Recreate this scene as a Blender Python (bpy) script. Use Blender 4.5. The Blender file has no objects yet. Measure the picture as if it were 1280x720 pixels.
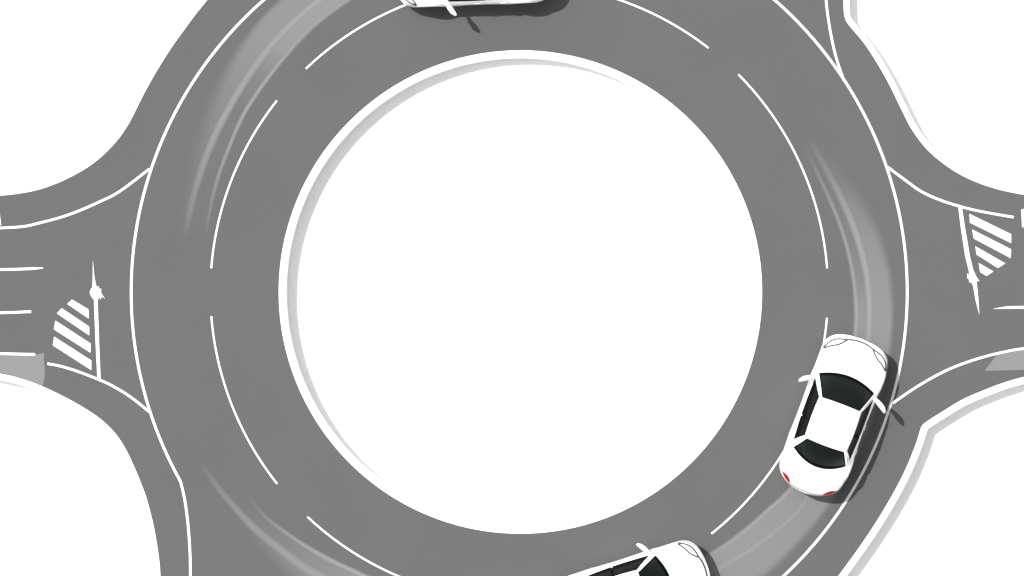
import bpy, bmesh, math
from mathutils import Vector, Matrix

PPM = 45.0                     # picture pixels per metre on the road surface
CAM_H = 90.0
DEPTH = 0.47                   # the white beds lie this far below the road
def W(x, y, z=0.0): return Vector(((x-640)/PPM, (360-y)/PPM, z))

scene = bpy.context.scene
C = scene.collection

# ---------------------------------------------------------------- materials
def mat(name, col, rough=0.8, spec=0.3, noise=0.0, scale=40.0, big=0.0, bump=0.0, coat=0.0, metal=0.0):
    m = bpy.data.materials.new(name); m.use_nodes = True
    nt = m.node_tree; b = nt.nodes['Principled BSDF']
    b.inputs['Roughness'].default_value = rough
    b.inputs['Specular IOR Level'].default_value = spec
    b.inputs['Metallic'].default_value = metal
    b.inputs['Coat Weight'].default_value = coat
    b.inputs['Coat Roughness'].default_value = 0.08
    b.inputs['Base Color'].default_value = (*col, 1)
    if noise > 0:
        tc = nt.nodes.new('ShaderNodeTexCoord')
        n1 = nt.nodes.new('ShaderNodeTexNoise'); n1.inputs['Scale'].default_value = scale; n1.inputs['Detail'].default_value = 6
        n2 = nt.nodes.new('ShaderNodeTexNoise'); n2.inputs['Scale'].default_value = 0.35; n2.inputs['Detail'].default_value = 4
        nt.links.new(tc.outputs['Object'], n1.inputs['Vector']); nt.links.new(tc.outputs['Object'], n2.inputs['Vector'])
        r1 = nt.nodes.new('ShaderNodeMapRange'); r1.inputs[1].default_value = .25; r1.inputs[2].default_value = .75
        r1.inputs[3].default_value = 1-noise; r1.inputs[4].default_value = 1+noise
        r2 = nt.nodes.new('ShaderNodeMapRange'); r2.inputs[1].default_value = .3; r2.inputs[2].default_value = .7
        r2.inputs[3].default_value = 1-big; r2.inputs[4].default_value = 1+big
        nt.links.new(n1.outputs['Fac'], r1.inputs[0]); nt.links.new(n2.outputs['Fac'], r2.inputs[0])
        mu = nt.nodes.new('ShaderNodeMath'); mu.operation = 'MULTIPLY'
        nt.links.new(r1.outputs[0], mu.inputs[0]); nt.links.new(r2.outputs[0], mu.inputs[1])
        vm = nt.nodes.new('ShaderNodeVectorMath'); vm.operation = 'SCALE'
        vm.inputs[0].default_value = col
        nt.links.new(mu.outputs[0], vm.inputs['Scale'])
        nt.links.new(vm.outputs[0], b.inputs['Base Color'])
        if bump > 0:
            bp = nt.nodes.new('ShaderNodeBump'); bp.inputs['Strength'].default_value = bump; bp.inputs['Distance'].default_value = .004
            nt.links.new(n1.outputs['Fac'], bp.inputs['Height']); nt.links.new(bp.outputs[0], b.inputs['Normal'])
        m['_col'] = vm.name
    return m

ASPH = (0.0775, 0.0775, 0.0775)
M_asphalt = mat('asphalt', ASPH, .92, .15, noise=.07, scale=26, big=.018, bump=.15)
def make_trail():  # asphalt copy with pale motion trails painted into its colour
    m = M_asphalt.copy(); m.name = 'motion_trail_asphalt'
    nt = m.node_tree; b = nt.nodes['Principled BSDF']
    vm = nt.nodes[m['_col']]
    at = nt.nodes.new('ShaderNodeAttribute'); at.attribute_name = 'trail'
    ma = nt.nodes.new('ShaderNodeMath'); ma.operation = 'MULTIPLY_ADD'
    ma.inputs[1].default_value = 2.0; ma.inputs[2].default_value = 1.0     # full trail strength multiplies the asphalt albedo
    nt.links.new(at.outputs['Fac'], ma.inputs[0])
    v2 = nt.nodes.new('ShaderNodeVectorMath'); v2.operation = 'SCALE'
    nt.links.new(vm.outputs[0], v2.inputs[0]); nt.links.new(ma.outputs[0], v2.inputs['Scale'])
    nt.links.new(v2.outputs[0], b.inputs['Base Color'])
    return m
M_trail = make_trail()
M_white = mat('white_paving', (.80, .80, .80), .85, .2, noise=.03, scale=9, big=.015)
M_kerb = mat('white_kerb_stone', (.82, .82, .82), .8, .2, noise=.03, scale=20, big=.01)
M_mark = mat('road_marking_paint', (.60, .60, .60), .6, .3, noise=.05, scale=60, big=.02)
M_ramp = mat('pale_concrete', (.150, .150, .150), .88, .2, noise=.05, scale=30, big=.02)
M_paint = mat('white_car_paint', (.80, .80, .80), .35, .45, coat=.6)
M_glass = mat('dark_tinted_glass', (.004, .006, .0055), .15, .15)
M_side = mat('black_tinted_glass', (.002, .002, .002), .25, .05)
M_seal = mat('black_rubber_seal', (.003, .003, .003), .9, .03)
M_gap = mat('grey_panel_gap', (.03, .03, .03), .7, .2)
M_soft = mat('pale_bumper_gap', (.20, .20, .20), .6, .2)
M_lens = mat('headlamp_cover', (.72, .72, .73), .12, .5)
M_red = mat('red_lamp_lens', (.27, .006, .006), .5, .12)
M_tyre = mat('tyre_rubber', (.02, .02, .02), .85, .2)
M_rim = mat('alloy_rim', (.55, .55, .56), .35, .5, metal=.8)
M_dark = mat('dark_plastic', (.008, .008, .008), .7, .1)

# ---------------------------------------------------------------- helpers
def link(name, me, m, parent=None, smooth=False, **props):
    o = bpy.data.objects.new(name, me); C.objects.link(o)
    if m: me.materials.append(m)
    if parent: o.parent = parent
    if smooth:
        for p in me.polygons: p.use_smooth = True
        me.set_sharp_from_angle(angle=math.radians(38))
    for k, v in props.items(): o[k] = v
    return o
def from_bm(name, bm, m, parent=None, smooth=False, fix=False, **props):
    if fix: bmesh.ops.recalc_face_normals(bm, faces=bm.faces)
    me = bpy.data.meshes.new(name); bm.to_mesh(me); bm.free()
    return link(name, me, m, parent, smooth, **props)
def cat(pts, n=8, closed=False):
    """Catmull-Rom through the points"""
    out = []; N = len(pts)
    rng = N if closed else N-1
    for i in range(rng):
        if closed: p = [pts[(i+k) % N] for k in (-1, 0, 1, 2)]
        else: p = [pts[max(0, i-1)], pts[i], pts[i+1], pts[min(N-1, i+2)]]
        for j in range(n):
            t = j/n
            out.append(tuple(.5*((2*p[1][k]) + (p[2][k]-p[0][k])*t + (2*p[0][k]-5*p[1][k]+4*p[2][k]-p[3][k])*t*t
                       + (-p[0][k]+3*p[1][k]-3*p[2][k]+p[3][k])*t**3) for k in (0, 1)))
    if not closed: out.append(tuple(pts[-1]))
    return out
def arc(cx, cy, r, a0, a1, n=None):
    n = n or max(2, int(abs(a1-a0)/1.0)+1)
    return [(cx+r*math.cos(math.radians(a0+(a1-a0)*i/n)), cy-r*math.sin(math.radians(a0+(a1-a0)*i/n))) for i in range(n+1)]
def offset(pts, d):
    """shift a polyline sideways, +d to the left as drawn in picture axes (y down)"""
    out = []
    for i, p in enumerate(pts):
        a = pts[max(0, i-1)]; b = pts[min(len(pts)-1, i+1)]
        dx, dy = b[0]-a[0], b[1]-a[1]; L = math.hypot(dx, dy) or 1
        out.append((p[0]+dy/L*d, p[1]-dx/L*d))
    return out
def strip(bm, A, B, z):
    va = [bm.verts.new(W(*p, z)) for p in A]; vb = [bm.verts.new(W(*p, z)) for p in B]
    for i in range(len(A)-1): bm.faces.new((va[i], va[i+1], vb[i+1], vb[i]))
    return va, vb
def up(bm):
    bm.normal_update()
    for f in bm.faces:
        if f.normal.z < 0: f.normal_flip()
def ribbon(name, pts, w, z=0.009, m=None, taper=None, **props):
    w = w*.79; ws = [w]*len(pts)
    if taper:
        a, b = taper
        ws = [w*(a+(b-a)*i/(len(pts)-1)) for i in range(len(pts))]
    base = offset(pts, 1.0)
    A = [(p[0]+(q[0]-p[0])*h/2, p[1]+(q[1]-p[1])*h/2) for p, q, h in zip(pts, base, ws)]
    B = [(p[0]-(q[0]-p[0])*h/2, p[1]-(q[1]-p[1])*h/2) for p, q, h in zip(pts, base, ws)]
    bm = bmesh.new(); strip(bm, A, B, z); up(bm)
    return from_bm(name, bm, m or M_mark, kind='structure', **props)
def polys(name, plist, z, m, **props):
    bm = bmesh.new()
    for pl in plist: bm.faces.new([bm.verts.new(W(*p, z)) for p in pl])
    bmesh.ops.triangulate(bm, faces=bm.faces); up(bm)
    return from_bm(name, bm, m, kind='structure', **props)

CX, CY = 649.0, 365.0          # centre of the ring
IX, IY, IR = 650.5, 365.0, 302.0

# ---------------------------------------------------------------- ground and road
bm = bmesh.new(); S = 1500
bm.faces.new([bm.verts.new(v) for v in ((-S,-S,-DEPTH),(S,-S,-DEPTH),(S,S,-DEPTH),(-S,S,-DEPTH))])
from_bm('ground', bm, M_white, kind='structure')

UL = [(-6000, 246), (-300, 247)] + cat([(-60,247),(0,244.5),(40,239),(70,229.5),(97,216.5),(116,204.5),(133,190),(148,173.5),(160,156),(170,137),(180,117),(191,97),(203,77),(216,57),(230,37.5),(244,18.5),(259,0)], 6) \
     + arc(CX, CY, 533, 135, 103, 40) + cat([(560,-175),(600,-215),(625,-270),(636,-340),(638,-420)], 5) + [(638, -6000)]
UR = [(1054.5, -6000), (1054.5, -100), (1054.5, 4)] + cat([(1054.8,14),(1056.2,22),(1061,31),(1083,58),(1107,97),(1127,137),(1140,162),(1160,188),(1187,210),(1213,224.5),(1240,234.5),(1262,240),(1282,243.5),(1330,248),(1400,250)], 6) + [(7000, 250)]
LR = [(7000, 455), (1500, 455)] + cat([(1400,456),(1330,461),(1281,471),(1256,478),(1233,486.5),(1204,499),(1178,514.5),(1160,526),(1153.5,531),(1150.5,537),(1143,560),(1127,597),(1103,640),(1077,680),(1048,720)], 6) \
     + arc(CX, CY, 533, -42.5, -78, 40) + cat([(735,905),(700,940),(675,990),(664,1050),(662,1120)], 5) + [(662, 6700)]
LL = [(201, 6700), (201, 800)] + cat([(201,760),(200.3,716),(197,686),(191.5,655),(183.5,624),(175.5,602),(167.5,583),(158,563),(147,545.5),(134,531),(117,517.5),(88,500),(53,483),(24,472.5),(0,467),(-60,455),(-150,447)], 6) + [(-6000, 440)]
outer = UL + UR + LR + LL
inner = arc(IX, IY, IR, 0, 360, 240)[:-1]
bm = bmesh.new()
def loop_edges(pts):
    vs = [bm.verts.new(W(*p)) for p in pts]
    return [bm.edges.new((vs[i], vs[(i+1) % len(vs)])) for i in range(len(vs))]
E = loop_edges(outer) + loop_edges(inner)
bmesh.ops.triangle_fill(bm, use_beauty=True, use_dissolve=False, edges=E)
up(bm)
from_bm('road', bm, M_asphalt, kind='structure')

# kerbs: white stone blocks between the road edge and the sunken white beds
def kerb(name, pts, w, closed=False, side=1, joint=True):
    if closed: pts = pts + [pts[0]]
    bm = bmesh.new()
    if closed:
        q = [(IX+(p[0]-IX)*(IR-w)/IR, IY+(p[1]-IY)*(IR-w)/IR) for p in pts]
    else: q = offset(pts, w*side)
    zt = 0.006
    rows = []
    for p, r in zip(pts, q):
        mid = ((p[0]*.12+r[0]*.88), (p[1]*.12+r[1]*.88))
        rows.append([bm.verts.new(W(*p, -DEPTH-.02)), bm.verts.new(W(*p, zt)), bm.verts.new(W(*mid, zt)),
                     bm.verts.new(W(*r, zt-.018)), bm.verts.new(W(*r, -DEPTH-.02))])
    for i in range(len(rows)-1):
        for k in range(4): bm.faces.new((rows[i][k], rows[i+1][k], rows[i+1][k+1], rows[i][k+1]))
    bmesh.ops.remove_doubles(bm, verts=bm.verts, dist=1e-5)
    bmesh.ops.recalc_face_normals(bm, faces=bm.faces)
    bm.normal_update()
    tops = [f for f in bm.faces if abs(f.normal.z) > .95]
    if tops and sum(f.normal.z for f in tops) < 0:
        for f in bm.faces: f.normal_flip()
    return from_bm(name, bm, M_kerb, kind='structure')
kerb('island_kerb', inner, 9, closed=True)
kerb('kerb', UL, 9); kerb("kerb", UR, 7.4); kerb('kerb', LR, 8.6); kerb('kerb', LL, 8)

# ---------------------------------------------------------------- markings
def circ(name, r, a0, a1, w): return ribbon(name, arc(CX, CY, r, a0, a1), w, z=.0065)
circ('outer_ring_line', 485, -71.0, 207.6, 4.2)
def pol(x, y): return (math.hypot(x-CX, CY-y), math.degrees(math.atan2(CY-y, x-CX)))
ribbon('edge_line', arc(CX, CY, 485, 207.3, 209, 3) + cat([(226,603),(231,625),(235,655),(237.5,690),(238,725),(238,800)], 6) + [(238, 2000)], 4.2)
for a0, a1 in ((175.6, 141.7), (133.7, 94), (86, 52.2), (44.8, 4.4), (-4.8, -51.5), (-59, -86), (-94, -133.3), (184.5, 218.4)):
    circ('lane_line', 386, a0, a1, 3.0)
ribbon('edge_line', [(-2000,286),(-100,286)] + cat([(-40,286),(0,285),(30,283),(50,278.5),(75,272),(100,263),(125,252),(150,239),(187,211)], 5), 4)
ribbon('edge_line', cat([(59,454.5),(75,457.5),(95,463.5),(120,473),(140,482),(163,496),(187,515)], 5), 4)
ribbon('edge_line', cat([(1109,208.5),(1130,224),(1151,239),(1175,250),(1200,258),(1227,264.5),(1267,271.5)], 5), 4)
ribbon('edge_line', cat([(1116,504),(1133,492),(1150,481),(1170,469.5),(1192,459),(1220,449),(1250,441),(1281,435.5),(1340,430),(1400,428)], 5) + [(2900,428)], 4)
ribbon('edge_line', [(1032,-1400),(1032,-60)] + cat([(1032,-20),(1032.5,0),(1036,28),(1041,55),(1047,78),(1055,101)], 5), 4)
# lane lines of the two side arms
ribbon('lane_line', [(-1500,337),(0,337),(20,336.6),(40,335.8)], 4.2)
ribbon('lane_line', [(40,335.8),(54,335)], 4.2, taper=(1,.4))
ribbon('lane_line', [(-1500,391),(0,391),(20,390.4),(39,389.5)], 4.2)
ribbon('lane_line', [(-1500,440.5),(0,442),(25,442.6),(44,443)], 4.2)
ribbon('lane_line', [(2900,384),(1280,384),(1257,384.5)], 4.2)
ribbon('lane_line', [(1257,384.5),(1242,386)], 3.6, taper=(1,.15), m=M_mark)
polys('road_mark', [[(-9,258),(-1,262),(1.6,281.5),(-9,283)]], .008, M_mark)
polys('road_mark', [[(1276.5,262),(1290,258),(1290,285),(1277.5,284)]], .008, M_mark)
# give-way lines ending in a flared arrow tip
polys('give_way_line', [[(116.2,324),(117.6,342),(119.6,354),(121.3,359),(123.4,357.5),(124.4,361.5),(126.6,360.6),(126.4,365.5),(128.6,369.5),(131.6,373.2),(127.5,371),(125.5,374.5),(124.0,371),(122.2,375.5),
                         (119.9,375.5),(117.4,374.5),(114.4,371.5),(112.0,365.5),(113.6,361.5),(115.4,359.5),(115.9,350)],
                        [(117.4,374.5),(119.9,375.5),(122.2,375.5),(124.1,430),(126.0,475.2),(121.7,472.8),(119.6,430)]], .0115, M_mark)
polys('give_way_line', [[(1197.4,255.5),(1202.0,257),(1206.3,285),(1212.3,320),(1216.4,337),(1220.2,345.5),(1224.4,351.5),(1220.6,351.2),(1221.2,357),(1222.8,372),(1224.2,394),(1219.6,376),(1216.2,357.5),
                         (1214.0,352.5),(1211.6,353.5),(1210.9,349.3),(1208.8,347.2),(1208.9,341.2),(1210.8,344),(1211.3,340),(1206.3,320),(1201,285)]], .0115, M_mark)
polys('hatched_marking', [[(90,374.3),(110.7,386.7),(111,398.3),(84,380)], [(77.3,385.3),(111.7,408.3),(111.7,419.3),(71,391.7)],
                          [(69.3,400.7),(113.3,429.3),(113.3,441),(67.3,411.7)], [(67.7,420.7),(114.3,450.7),(114.3,462.7),(66,431.7)]], .008, M_mark)
polys('hatched_marking', [[(1211.7,267.3),(1264,292.7),(1264,304),(1212.3,278.3)], [(1215,286.7),(1264,311.7),(1263.3,322.7),(1217.3,298.3)],
                          [(1219,307.7),(1256.7,329.3),(1247.3,335),(1220.7,318.3)], [(1223.3,328.7),(1241.7,339.3),(1233.3,345),(1225,340)]], .008, M_mark)
polys('pavement_patch', [[(-500,444),(0,444),(43,444),(47,442.5),(53,442),(55,440.8),(54.8,449),(56,458),(56.3,466),(55.5,474),(53,482.2),(24,471.5),(0,466),(-60,454),(-150,446),(-500,446)]], .004, M_ramp)
polys('pavement_patch', [[(1232,461.5),(1236,456.5),(1246,443.5),(1262,440),(1281,437),(1340,431.5),(1400,430),(2500,430),(2500,461),(1400,461),(1280,462.3),(1240,463.5),(1232,464)]], .004, M_ramp)

# ---------------------------------------------------------------- motion trails of the cars, painted as paler asphalt on the outer lane
def interp(tab, x):
    if x <= tab[0][0]: return tab[0][1:]
    for a, b in zip(tab, tab[1:]):
        if x <= b[0]:
            t = (x-a[0])/(b[0]-a[0]); t2 = t
            return [p+(q-p)*t2 for p, q in zip(a[1:], b[1:])]
    return tab[-1][1:]
def sm(e0, e1, x):
    if e0 == e1: return float(x >= e1)
    t = max(0, min(1, (x-e0)/(e1-e0))); return t*t*(3-2*t)
def motion_trail(a0, a1, tab):
    """tab rows: angle, r_inner_streak, level, halfwidth, r_second_streak, level, halfwidth, r_outer, fill_inner, fill_outer, softness_out"""
    bm = bmesh.new(); wl = bm.verts.layers.float.new('trail')
    na = int(abs(a1-a0)*2.2); r0, r1 = 390, 482; nr = 92
    grid = []
    for i in range(na+1):
        a = a0+(a1-a0)*i/na
        ri, li, hi, rs, ls, hs, ro, fi, fo, so = interp(tab, a)
        row = []; li *= 1.2; ls *= 1.12
        for j in range(nr+1):
            r = r0+(r1-r0)*j/nr
            w = 0.0
            w = max(w, fi*sm(ri-2, ri, r)*(1-sm(rs-3, rs+3, r)))
            w = max(w, fo*sm(rs-5, rs+1, r)*(1-sm(ro-so, ro, r)))
            w = max(w, li*max(0, 1-abs(r-ri)/hi)**.7) if abs(r-ri) < hi else w
            w = max(w, ls*max(0, 1-((r-rs)/hs)**2)) if abs(r-rs) < hs else w
            if j in (0, nr): w = 0
            w *= 1
            th = math.radians(a)
            v = bm.verts.new(W(CX+r*math.cos(th), CY-r*math.sin(th), .0012)); v[wl] = w; row.append(v)
        grid.append(row)
    for i in range(na):
        for j in range(nr): bm.faces.new((grid[i][j], grid[i+1][j], grid[i+1][j+1], grid[i][j+1]))
    up(bm)
    return from_bm('painted_motion_trail', bm, M_trail, kind='structure')  # thin sheet carrying a painted motion trail
# rows: a, ri, li, hi, rs, ls, hs, ro, fi, fo, so
motion_trail(100, 171, [(100,424,.4,4,444,.5,5,472,.40,.30,8), (120,424,.45,4,444,.52,6,476,.42,.33,7), (128,421,.45,4,441,.52,6,475,.42,.34,6), (134,416,.45,3.5,438,.5,6,473,.38,.34,8),
               (140,412.5,.5,3.2,434,.46,6,470,.15,.28,16), (147,410,.5,3,430,.45,6,464,.04,.2,24), (154,405,.42,3,427.5,.38,6,455,.03,.12,24), (161,402,.3,3,425,.28,5.5,444,.02,.06,16),
               (167,399,.12,2.5,423.5,.16,5,436,.02,.03,8), (171,398,0,2,423,0,4,430,0,0,8)])
motion_trail(-38, 28, [(-38,418,.5,4,444,.4,4,474,.34,.34,10), (-32,423,.5,4,438,.5,5,474,.32,.40,10), (-10,424.5,.5,4,440.5,.52,5.5,473,.34,.38,8), (-4,423,.5,4,439,.52,5.5,472,.32,.36,9), (3,418,.45,3.5,435,.5,6,469,.18,.33,12),
              (9,412.5,.42,3,428.5,.48,6,463,.10,.28,18), (15,406.5,.36,3,421,.38,6,453,.05,.16,24), (20,402,.22,3,415,.22,5.5,438,.02,.06,18), (25,400,.06,2.5,411,.1,5,424,0,.01,8), (28,400,0,2,410,0,4,420,0,0,8)])
motion_trail(-92, -38, [(-78,402,.4,4,423,.42,5,470,.36,.36,20), (-55,406,.42,4,425.5,.46,5,473,.40,.37,22), (-49,409.5,.46,4,432,.46,4,475,.38,.36,14), (-41,414,.5,4,440.5,.42,4,474,.36,.34,11),
               (-38,418,.5,4,444,.4,4,474,.34,.34,10)])
motion_trail(-152, -92, [(-152,451,0,3,451,.0,4,456,0,0,4), (-148,450,0,3,449.5,.14,4.5,455,0,0,4), (-143,424,.0,2,446,.24,5,455,0,0,6), (-138.5,424,.22,2.5,443.5,.3,6,456,.05,.06,12),
                (-133,418,.42,3,439,.36,7,462,.12,.16,22), (-127,412,.52,4,436,.42,9,470,.22,.25,34), (-121,406,.55,4,432,.45,10,474,.28,.32,34), (-112,402,.55,4,428,.46,10,474,.3,.34,20), (-92,402,.5,4,428,.46,10,474,.3,.34,20)])

# ---------------------------------------------------------------- the car
K = 1/45.0
FC = 92.0
WT = [(-10,0),(-9.2,9),(-7.5,17),(-4.5,24.5),(-.5,31),(4,36),(10,39.6),(18,41.8),(30,43.4),(45,43.6),(62,42.6),(90,42.2),(118,42.8),(140,43.6),(155,43.8),(168,43.0),(177,41.2),(183,38),(187.5,33.2),(190.6,27),(192.8,19),(194,11),(194.5,0)]
ZT = [(-10,.62),(-6,.76),(0,.88),(8,.96),(20,1.0),(50,1.02),(110,1.0),(140,.97),(158,.91),(172,.84),(182,.76),(189,.68),(194.5,.56)]
def hi(tab, x):
    """monotone-ish smooth table lookup"""
    n = len(tab)
    if x <= tab[0][0]: return tab[0][1]
    if x >= tab[-1][0]: return tab[-1][1]
    for i in range(n-1):
        if x <= tab[i+1][0]:
            x0, y0 = tab[i]; x1, y1 = tab[i+1]; h = x1-x0; d = (y1-y0)/h
            def sl(k):
                if k <= 0 or k >= n-1: return d
                a = (tab[k][1]-tab[k-1][1])/(tab[k][0]-tab[k-1][0]); b = (tab[k+1][1]-tab[k][1])/(tab[k+1][0]-tab[k][0])
                return 0 if a*b <= 0 else 2*a*b/(a+b)
            m0, m1 = sl(i), sl(i+1); t = (x-x0)/h
            return (2*t**3-3*t*t+1)*y0+(t**3-2*t*t+t)*h*m0+(-2*t**3+3*t*t)*y1+(t**3-t*t)*h*m1
def zbot(f):
    z = .20 + .12*sm(150, 194, f) + .10*sm(20, -10, f) if False else .20 + .08*sm(165, 194, f) + .10*(1-sm(-10, 22, f))
    for wc in (36, 152):
        d = (f-wc)*K
        if abs(d) < .37: z = max(z, .32+math.sqrt(.37**2-d*d)*.98)
    return z
def zmid(f): return max(.50, zbot(f)+.03)
NS = 3.0
def zs(f, l):
    w = max(hi(WT, f), .01); q = min(1, abs(l)/w)
    zt, zm = hi(ZT, f), min(zmid(f), hi(ZT, f)-.02)
    return zm+(zt-zm)*(1-q**NS)**(1/NS)
def P(f, l, z): return Vector(((f-FC)*K, l*K, z))
fs = [-10,-9.6,-9.2,-8.4,-7.5,-6,-4.5,-2.5,-.5,1.5,4,7,10]
fs += [10+i*2 for i in range(1, 84)] + [178,180,182,183.5,185,186.3,187.5,189,190.6,191.8,192.8,193.5,194,194.3,194.5]
fs = sorted(set(fs))
def body_mesh():
    bm = bmesh.new(); rows = []
    NT = 14
    for f in fs:
        w = hi(WT, f); zt = hi(ZT, f); zm = min(zmid(f), zt-.02); zb = min(zbot(f), zm-.01)
        ring = []
        for i in range(NT+1):                     # lower right -> side -> over the top -> left
            t = math.pi/2*i/NT
            ring.append((w*math.sin(t)**(2/5.), zm-(zm-zb)*max(0, math.cos(t))**(2/5.)))
        for i in range(1, NT*1+1):
            t = math.pi/2*i/NT
            ring.append((w*max(0, math.cos(t))**(2/NS), zm+(zt-zm)*math.sin(t)**(2/NS)))
        full = ring + [(-a, b) for a, b in reversed(ring[:-1])]
        full = full[:-1]
        rows.append([bm.verts.new(P(f, a, b)) for a, b in full])
    n = len(rows[0])
    for i in range(len(rows)-1):
        for k in range(n): bm.faces.new((rows[i][k], rows[i+1][k], rows[i+1][(k+1) % n], rows[i][(k+1) % n]))
    bmesh.ops.remove_doubles(bm, verts=bm.verts, dist=2e-4)
    bmesh.ops.dissolve_degenerate(bm, edges=bm.edges, dist=1e-5)
    return bm
# cabin surfaces: (s, v) -> (f, l, z), s in -1..1, v in 0 (belt) .. 1 (roof)
def roofz(f, l): return 1.385+.045*(1-(l/27)**2)+.02*math.sin(math.pi*max(0, min(1, (f-54)/56)))
def top_front(s): return (108.5+0.6*(1-s*s), 26*s)
def top_rear(s): return (56-1.0*(1-s*s), 26*s)
def s_front(s, v):
    bf, bl = 135.5+11*(1-s*s), 39*s; tf, tl = top_front(s)
    f = bf+(tf-bf)*v; l = bl+(tl-bl)*v
    zb = zs(bf, bl)-.015; z = zb+(roofz(tf, tl)-zb)*v + .05*math.sin(math.pi*v)
    return (f, l, z)
def s_rear(s, v):
    bf, bl = 41-16*(1-s*s), 37.3*s; tf, tl = top_rear(s)
    f = bf+(tf-bf)*v; l = bl+(tl-bl)*v
    zb = zs(bf, bl)-.015; z = zb+(roofz(tf, tl)-zb)*v + .05*math.sin(math.pi*v)
    return (f, l, z)
def s_side(sgn):
    def g(t, v):                                  # t 0 front .. 1 rear
        bf = 135.5+(41-135.5)*t; bl = 39+(37.3-39)*t+1.3*math.sin(math.pi*t)
        tf = 108.5+(56-108.5)*t; tl = 26+1.0*math.sin(math.pi*t)
        f = bf+(tf-bf)*v; l = bl+(tl-bl)*v + .8*math.sin(math.pi*v)
        zb = zs(bf, bl)-.015; z = zb+(roofz(tf, tl)-zb)*v + .035*math.sin(math.pi*v)
        return (f, l*sgn, z)
    return g
def patch(fn, s0, s1, v0, v1, ns, nv, off=0.0, thick=.012, corner=0.0, shape=None, bm=None):
    """a panel that follows fn, lifted off it by `off`, closed down to the surface by a skirt"""
    bm = bm or bmesh.new()
    def pos(s, v, o):
        a = Vector(P(*fn(s, v))); e = 1e-3
        ds = P(*fn(s+e, v))-P(*fn(s-e, v)); dv = P(*fn(s, v+e))-P(*fn(s, v-e))
        n = ds.cross(dv)
        if n.length < 1e-12: n = Vector((0, 0, 1))
        n.normalize()
        if n.z < 0: n = -n
        return a+n*o
    top = []
    for i in range(ns+1):
        row = []
        for j in range(nv+1):
            s = s0+(s1-s0)*i/ns; v = v0+(v1-v0)*j/nv
            if shape: s, v = shape(i/ns, j/nv, s, v)
            row.append((s, v))
        top.append(row)
    tv = [[bm.verts.new(pos(s, v, off)) for s, v in row] for row in top]
    for i in range(ns):
        for j in range(nv): bm.faces.new((tv[i][j], tv[i+1][j], tv[i+1][j+1], tv[i][j+1]))
    rim = [(i, 0) for i in range(ns+1)] + [(ns, j) for j in range(1, nv+1)] + [(i, nv) for i in range(ns-1, -1, -1)] + [(0, j) for j in range(nv-1, 0, -1)]
    lo = [bm.verts.new(pos(*top[i][j], off-thick)) for i, j in rim]
    for k in range(len(rim)):
        a, b = rim[k], rim[(k+1) % len(rim)]
        bm.faces.new((tv[a[0]][a[1]], tv[b[0]][b[1]], lo[(k+1) % len(rim)], lo[k]))
    return bm
def cabin_mesh():
    bm = bmesh.new()
    def sheet(fn, s0, s1, ns, nv):
        g = [[bm.verts.new(P(*fn(s0+(s1-s0)*i/ns, j/nv))) for j in range(nv+1)] for i in range(ns+1)]
        for i in range(ns):
            for j in range(nv): bm.faces.new((g[i][j], g[i+1][j], g[i+1][j+1], g[i][j+1]))
    sheet(s_front, -1, 1, 16, 8); sheet(s_rear, -1, 1, 16, 8); sheet(s_side(1), 0, 1, 16, 8); sheet(s_side(-1), 0, 1, 16, 8)
    return bm
def roof_fn(s, t):
    a = top_front(s); b = top_rear(s)
    f = a[0]+(b[0]-a[0])*t; l = (26+1.0*math.sin(math.pi*t))*s
    return (f, l, roofz(f, l))
def body_fn(curveA, curveB, z=None):
    def g(s, v):
        a = curveA(s); b = curveB(s); f = a[0]+(b[0]-a[0])*v; l = a[1]+(b[1]-a[1])*v
        return (f, l, zs(f, l))
    return g
def curve(pts):
    d = cat(pts, 10); n = len(d)-1
    def c(s):
        x = max(0, min(1, s))*n; i = min(n-1, int(x)); t = x-i
        return (d[i][0]+(d[i+1][0]-d[i][0])*t, d[i][1]+(d[i+1][1]-d[i][1])*t)
    return c
def rib(bm, pts, w, off=.006, n=24):
    c = curve(pts); rows = []
    for i in range(n+1):
        s = i/n; p = c(s); a = c(max(0, s-.02)); b = c(min(1, s+.02))
        dx, dy = b[0]-a[0], b[1]-a[1]; L = math.hypot(dx, dy) or 1
        nx, ny = -dy/L*w/2, dx/L*w/2
        rows.append([bm.verts.new(P(p[0]+k*nx, p[1]+k*ny, zs(p[0]+k*nx, p[1]+k*ny)+off)) for k in (1, 0, -1)])
    for i in range(n):
        for k in (0, 1): bm.faces.new((rows[i][k], rows[i+1][k], rows[i+1][k+1], rows[i][k+1]))
    return bm
def lathe(bm, prof, seg, cy, cx, cz):
    rows = []
    for k in range(seg):
        a = 2*math.pi*k/seg
        rows.append([bm.verts.new((cx+r*math.cos(a), cy+y, cz+r*math.sin(a))) for y, r in prof])
    for k in range(seg):
        for j in range(len(prof)-1): bm.faces.new((rows[k][j], rows[(k+1) % seg][j], rows[(k+1) % seg][j+1], rows[k][j+1]))
def box(bm, c, h, bev=0.0):
    r = bmesh.ops.create_cube(bm, size=1, matrix=Matrix.Translation(c) @ Matrix.Diagonal((h[0]*2, h[1]*2, h[2]*2, 1)))
    if bev: bmesh.ops.bevel(bm, geom=list({e for v in r['verts'] for e in v.link_edges}), offset=bev, segments=2, affect='EDGES')

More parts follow.
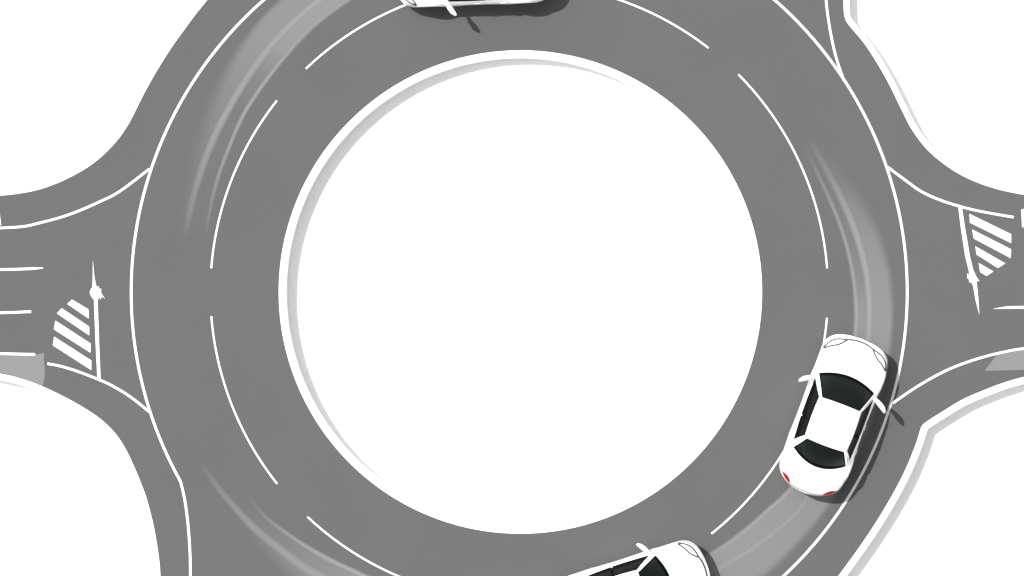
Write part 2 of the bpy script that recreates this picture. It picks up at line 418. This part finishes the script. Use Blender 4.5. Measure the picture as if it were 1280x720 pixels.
def make_car():
    root = bpy.data.objects.new('car', None); C.objects.link(root); root.empty_display_size = .5
    body = from_bm('body', body_mesh(), M_paint, root, True, True)
    from_bm('cabin_frame', cabin_mesh(), M_paint, root, True, True)
    bm = patch(roof_fn, -1, 1, 0, 1, 14, 14, off=.004, thick=.02)
    from_bm('roof', bm, M_paint, root, True, True)
    # front screen and rear window: black seal with the pane lying in it
    def fs_shape(a, b, s, v): return s*(1-.015*b), v
    sl = from_bm('windscreen', patch(s_front, -.935, .935, .03, .985, 22, 8, off=.010, thick=.014), M_seal, root, True, True)
    from_bm('pane', patch(s_front, -.895, .895, .15, .95, 22, 8, off=.016, thick=.008), M_glass, sl, True, True)
    sl = from_bm('rear_window', patch(s_rear, -.925, .925, .04, .985, 22, 8, off=.010, thick=.014), M_seal, root, True, True)
    from_bm('pane', patch(s_rear, -.885, .885, .18, .945, 22, 8, off=.016, thick=.008), M_glass, sl, True, True)
    for sg in (1, -1):
        fn = s_side(sg)
        def shp(a, b, s, v):      # pointed towards both ends
            return s, v
        for (t0, t1) in ((.045, .575), (.595, .935)):
            w = from_bm('side_window', patch(fn, t0, t1, .085, .90, 14, 6, off=.008, thick=.012), M_seal, root, True, True)
            from_bm('pane', patch(fn, t0+.012, t1-.012, .115, .87, 14, 6, off=.013, thick=.007), M_side, w, True, True)
        bm = patch(fn, .57, .60, .20, .90, 2, 6, off=.0095, thick=.012)
        from_bm('door_pillar', bm, M_seal, root, False, True)
        # head lamp: clear cover with a dark joint round it
        A = curve([(186.5,18*sg),(184.8,26*sg),(181.2,33*sg),(175,38.2*sg),(168.5,40.6*sg)])
        B = curve([(186.5,18*sg),(180.5,22.5*sg),(176.5,27.5*sg),(173,33.5*sg),(168.5,40.6*sg)])
        hl = from_bm('headlight', patch(body_fn(A, B), .02, .98, 0, 1, 18, 5, off=.006, thick=.012), M_lens, root, True, True)
        bm = bmesh.new(); rib(bm, [(187,17*sg),(180.5,22.5*sg),(176.5,27.5*sg),(173,33.5*sg),(167,41*sg)], 1.7, off=.010)
        rib(bm, [(187,17*sg),(184.8,26*sg),(181.2,33*sg),(175,38.2*sg),(167,41*sg)], 1.7, off=.010)
        from_bm('joint', bm, M_gap, hl, False, True)
        # tail lamp wrapping the rear corner
        A = curve([(-4.6,21.5*sg),(-2.0,26.5*sg),(1.2,31*sg),(5.2,35.2*sg)])
        B = curve([(-4.4,21*sg),(1.2,25*sg),(4.4,29.5*sg),(6.4,35.6*sg)])
        from_bm('taillight', patch(body_fn(A, B), .0, 1, 0, 1, 14, 5, off=.008, thick=.014), M_red, root, True, True)
        # door mirror on a short arm
        bm = bmesh.new(); rows = []
        for (f, l, hx, hz, z) in ((130.5,37.5,2.2,.035,.93),(129,41.5,2.6,.045,.955),(127,45,3.4,.07,.985),(124.5,49.5,3.8,.085,1.0),(121.6,54,3.6,.08,1.0),(119.8,56,2.5,.055,1.0),(119.3,57.2,.9,.02,1.0)):
            rows.append([bm.verts.new(P(f+hx*math.copysign(abs(math.cos(a))**.8, math.cos(a)), l*sg, z+hz*math.copysign(abs(math.sin(a))**.8, math.sin(a)))) for a in [2*math.pi*k/12 for k in range(12)]])
        for i in range(len(rows)-1):
            for k in range(12): bm.faces.new((rows[i][k], rows[i+1][k], rows[i+1][(k+1) % 12], rows[i][(k+1) % 12]))
        bm.faces.new(rows[0]); bm.faces.new(rows[-1])
        mr = from_bm('mirror', bm, M_paint, root, True, True)
        bm = bmesh.new()
        vs = [bm.verts.new(P(f-3.75, l*sg, z)) for f, l, z in ((126.8,45.5,.94),(121.8,54.5,.945),(121.8,54.5,1.055),(126.8,45.5,1.05))]
        bm.faces.new(vs); r = bmesh.ops.extrude_face_region(bm, geom=bm.faces[:])
        bmesh.ops.translate(bm, verts=[v for v in r['geom'] if isinstance(v, bmesh.types.BMVert)], vec=(.03, 0, 0))
        from_bm('mirror_glass', bm, M_rim, mr, False, True)
        # door handles
        for f in (60, 92):
            bm = bmesh.new(); box(bm, Vector(((f-FC)*K, sg*(hi(WT, f)*K-.012), .74)), (.08, .012, .012), .005)
            from_bm('door_handle', bm, M_paint, root, False, True)
    # wheels
    for f in (36, 152):
        for sg in (1, -1):
            wh = bpy.data.objects.new('wheel', None); C.objects.link(wh); wh.parent = root; wh.empty_display_size = .2
            wh.location = ((f-FC)*K, sg*.80, .325)
            bm = bmesh.new(); lathe(bm, [(-.10,.20),(-.10,.30),(-.075,.322),(.075,.322),(.10,.30),(.10,.20)], 32, 0, 0, 0)
            from_bm('tyre', bm, M_tyre, wh, True, True)
            bm = bmesh.new(); lathe(bm, [(sg*.0,.205),(sg*.085,.205),(sg*.09,.19),(sg*.05,.17),(sg*.045,.001)], 32, 0, 0, 0)
            for k in range(5):
                a = 2*math.pi*k/5
                r = bmesh.ops.create_cube(bm, size=1, matrix=Matrix.Rotation(-a, 4, 'Y') @ Matrix.Translation((.10, sg*.065, 0)) @ Matrix.Diagonal((.18, .03, .045, 1)))
            from_bm('rim', bm, M_rim, wh, False, True)
    # bumper joints, grille, plate recess, boot and bonnet joints
    bm = bmesh.new(); rib(bm, [(186.8,-18),(189.3,-10),(190.4,0),(189.3,10),(186.8,18)], 1.8, off=.010, n=40)
    from_bm('bumper_joint', bm, M_gap, root, False, True)
    bm = bmesh.new(); rib(bm, [(-4.9,-20.5),(-6.9,-12),(-7.6,0),(-6.9,12),(-4.9,20.5)], 1.0, off=.010, n=40)
    from_bm('bumper_joint', bm, M_soft, root, False, True)
    for sg in (1, -1):
        bm = bmesh.new(); rib(bm, [(167.5,42.1*sg),(176,40.4*sg),(182.4,36.2*sg),(187,31.4*sg)], .8, off=.012)
        from_bm('corner_joint', bm, M_soft, root, False, True)
    bm = bmesh.new(); box(bm, Vector(((193.2-FC)*K, 0, .42)), (.035, .30, .055), .02)
    from_bm('grille', bm, M_dark, root, False, True)
    return root

def kids(o): return [c for c in bpy.data.objects if c.parent == o]
def copy_tree(o, parent=None):
    c = o.copy(); C.objects.link(c)
    if parent: c.parent = parent
    for ch in kids(o): copy_tree(ch, c)
    return c
def place(o, ox, oy, heading, label):
    """(ox, oy): picture point under the rear reference of the car, heading in degrees counter-clockwise from right"""
    h = math.radians(heading); K2 = 1-.75/CAM_H
    cx, cy = ox+math.cos(h)*FC, oy-math.sin(h)*FC
    cx, cy = 640+(cx-640)*K2, 360+(cy-360)*K2
    o.location = W(cx, cy, .014); o.rotation_euler = (0, 0, h)
    o['label'] = label; o['category'] = 'car'; o['group'] = 'white cars driving round the roundabout'
car = make_car()
spots = [(1009.6, 606.6, 90-20.5, 'white saloon car seen whole, red tail lights showing, on the right side of the ring'),
         (699.5, 769, 17.3, 'white saloon car below the round island, only its bonnet and left side in view'),
         (687, -41, 182, 'white saloon car above the round island, only its side and one mirror in view')]
cars = [car, copy_tree(car), copy_tree(car)]
for o, s in zip(cars, spots): place(o, *s)

# ---------------------------------------------------------------- light
SUN_EL = 54.0
SH = Vector((math.cos(math.radians(-32)), math.sin(math.radians(-32)), 0))   # where shadows fall on the ground
d = Vector((SH.x*math.cos(math.radians(SUN_EL)), SH.y*math.cos(math.radians(SUN_EL)), -math.sin(math.radians(SUN_EL))))
sun = bpy.data.lights.new('sun', 'SUN'); sun.energy = 2.38; sun.angle = math.radians(.5); sun.color = (1, .995, .985)
so = bpy.data.objects.new('sun', sun); C.objects.link(so); so.location = (-30, 20, 60)
so.rotation_euler = d.to_track_quat('-Z', 'Y').to_euler()
w = bpy.data.worlds.new('World'); scene.world = w; w.use_nodes = True
nt = w.node_tree; bg = nt.nodes['Background']
sky = nt.nodes.new('ShaderNodeTexSky'); sky.sky_type = 'NISHITA'; sky.sun_disc = False
sky.sun_elevation = math.radians(SUN_EL)
to_sun = -d
sky.sun_rotation = math.atan2(to_sun.x, to_sun.y)
bw = nt.nodes.new('ShaderNodeRGBToBW')
nt.links.new(sky.outputs[0], bw.inputs[0]); nt.links.new(bw.outputs[0], bg.inputs['Color'])
bg.inputs['Strength'].default_value = .13

# ---------------------------------------------------------------- camera
cam = bpy.data.cameras.new('camera'); co = bpy.data.objects.new('camera', cam); C.objects.link(co)
co.location = (0, 0, CAM_H); co.rotation_euler = (0, 0, 0)
cam.sensor_width = 36; cam.lens = 36*CAM_H/(1280/PPM); cam.clip_end = 5000
scene.camera = co
vs = scene.view_settings
vs.view_transform = 'Standard'; vs.look = 'None'; vs.gamma = 1; vs.use_curve_mapping = False
vs.exposure = 1.39
scene.cycles.use_denoising = True
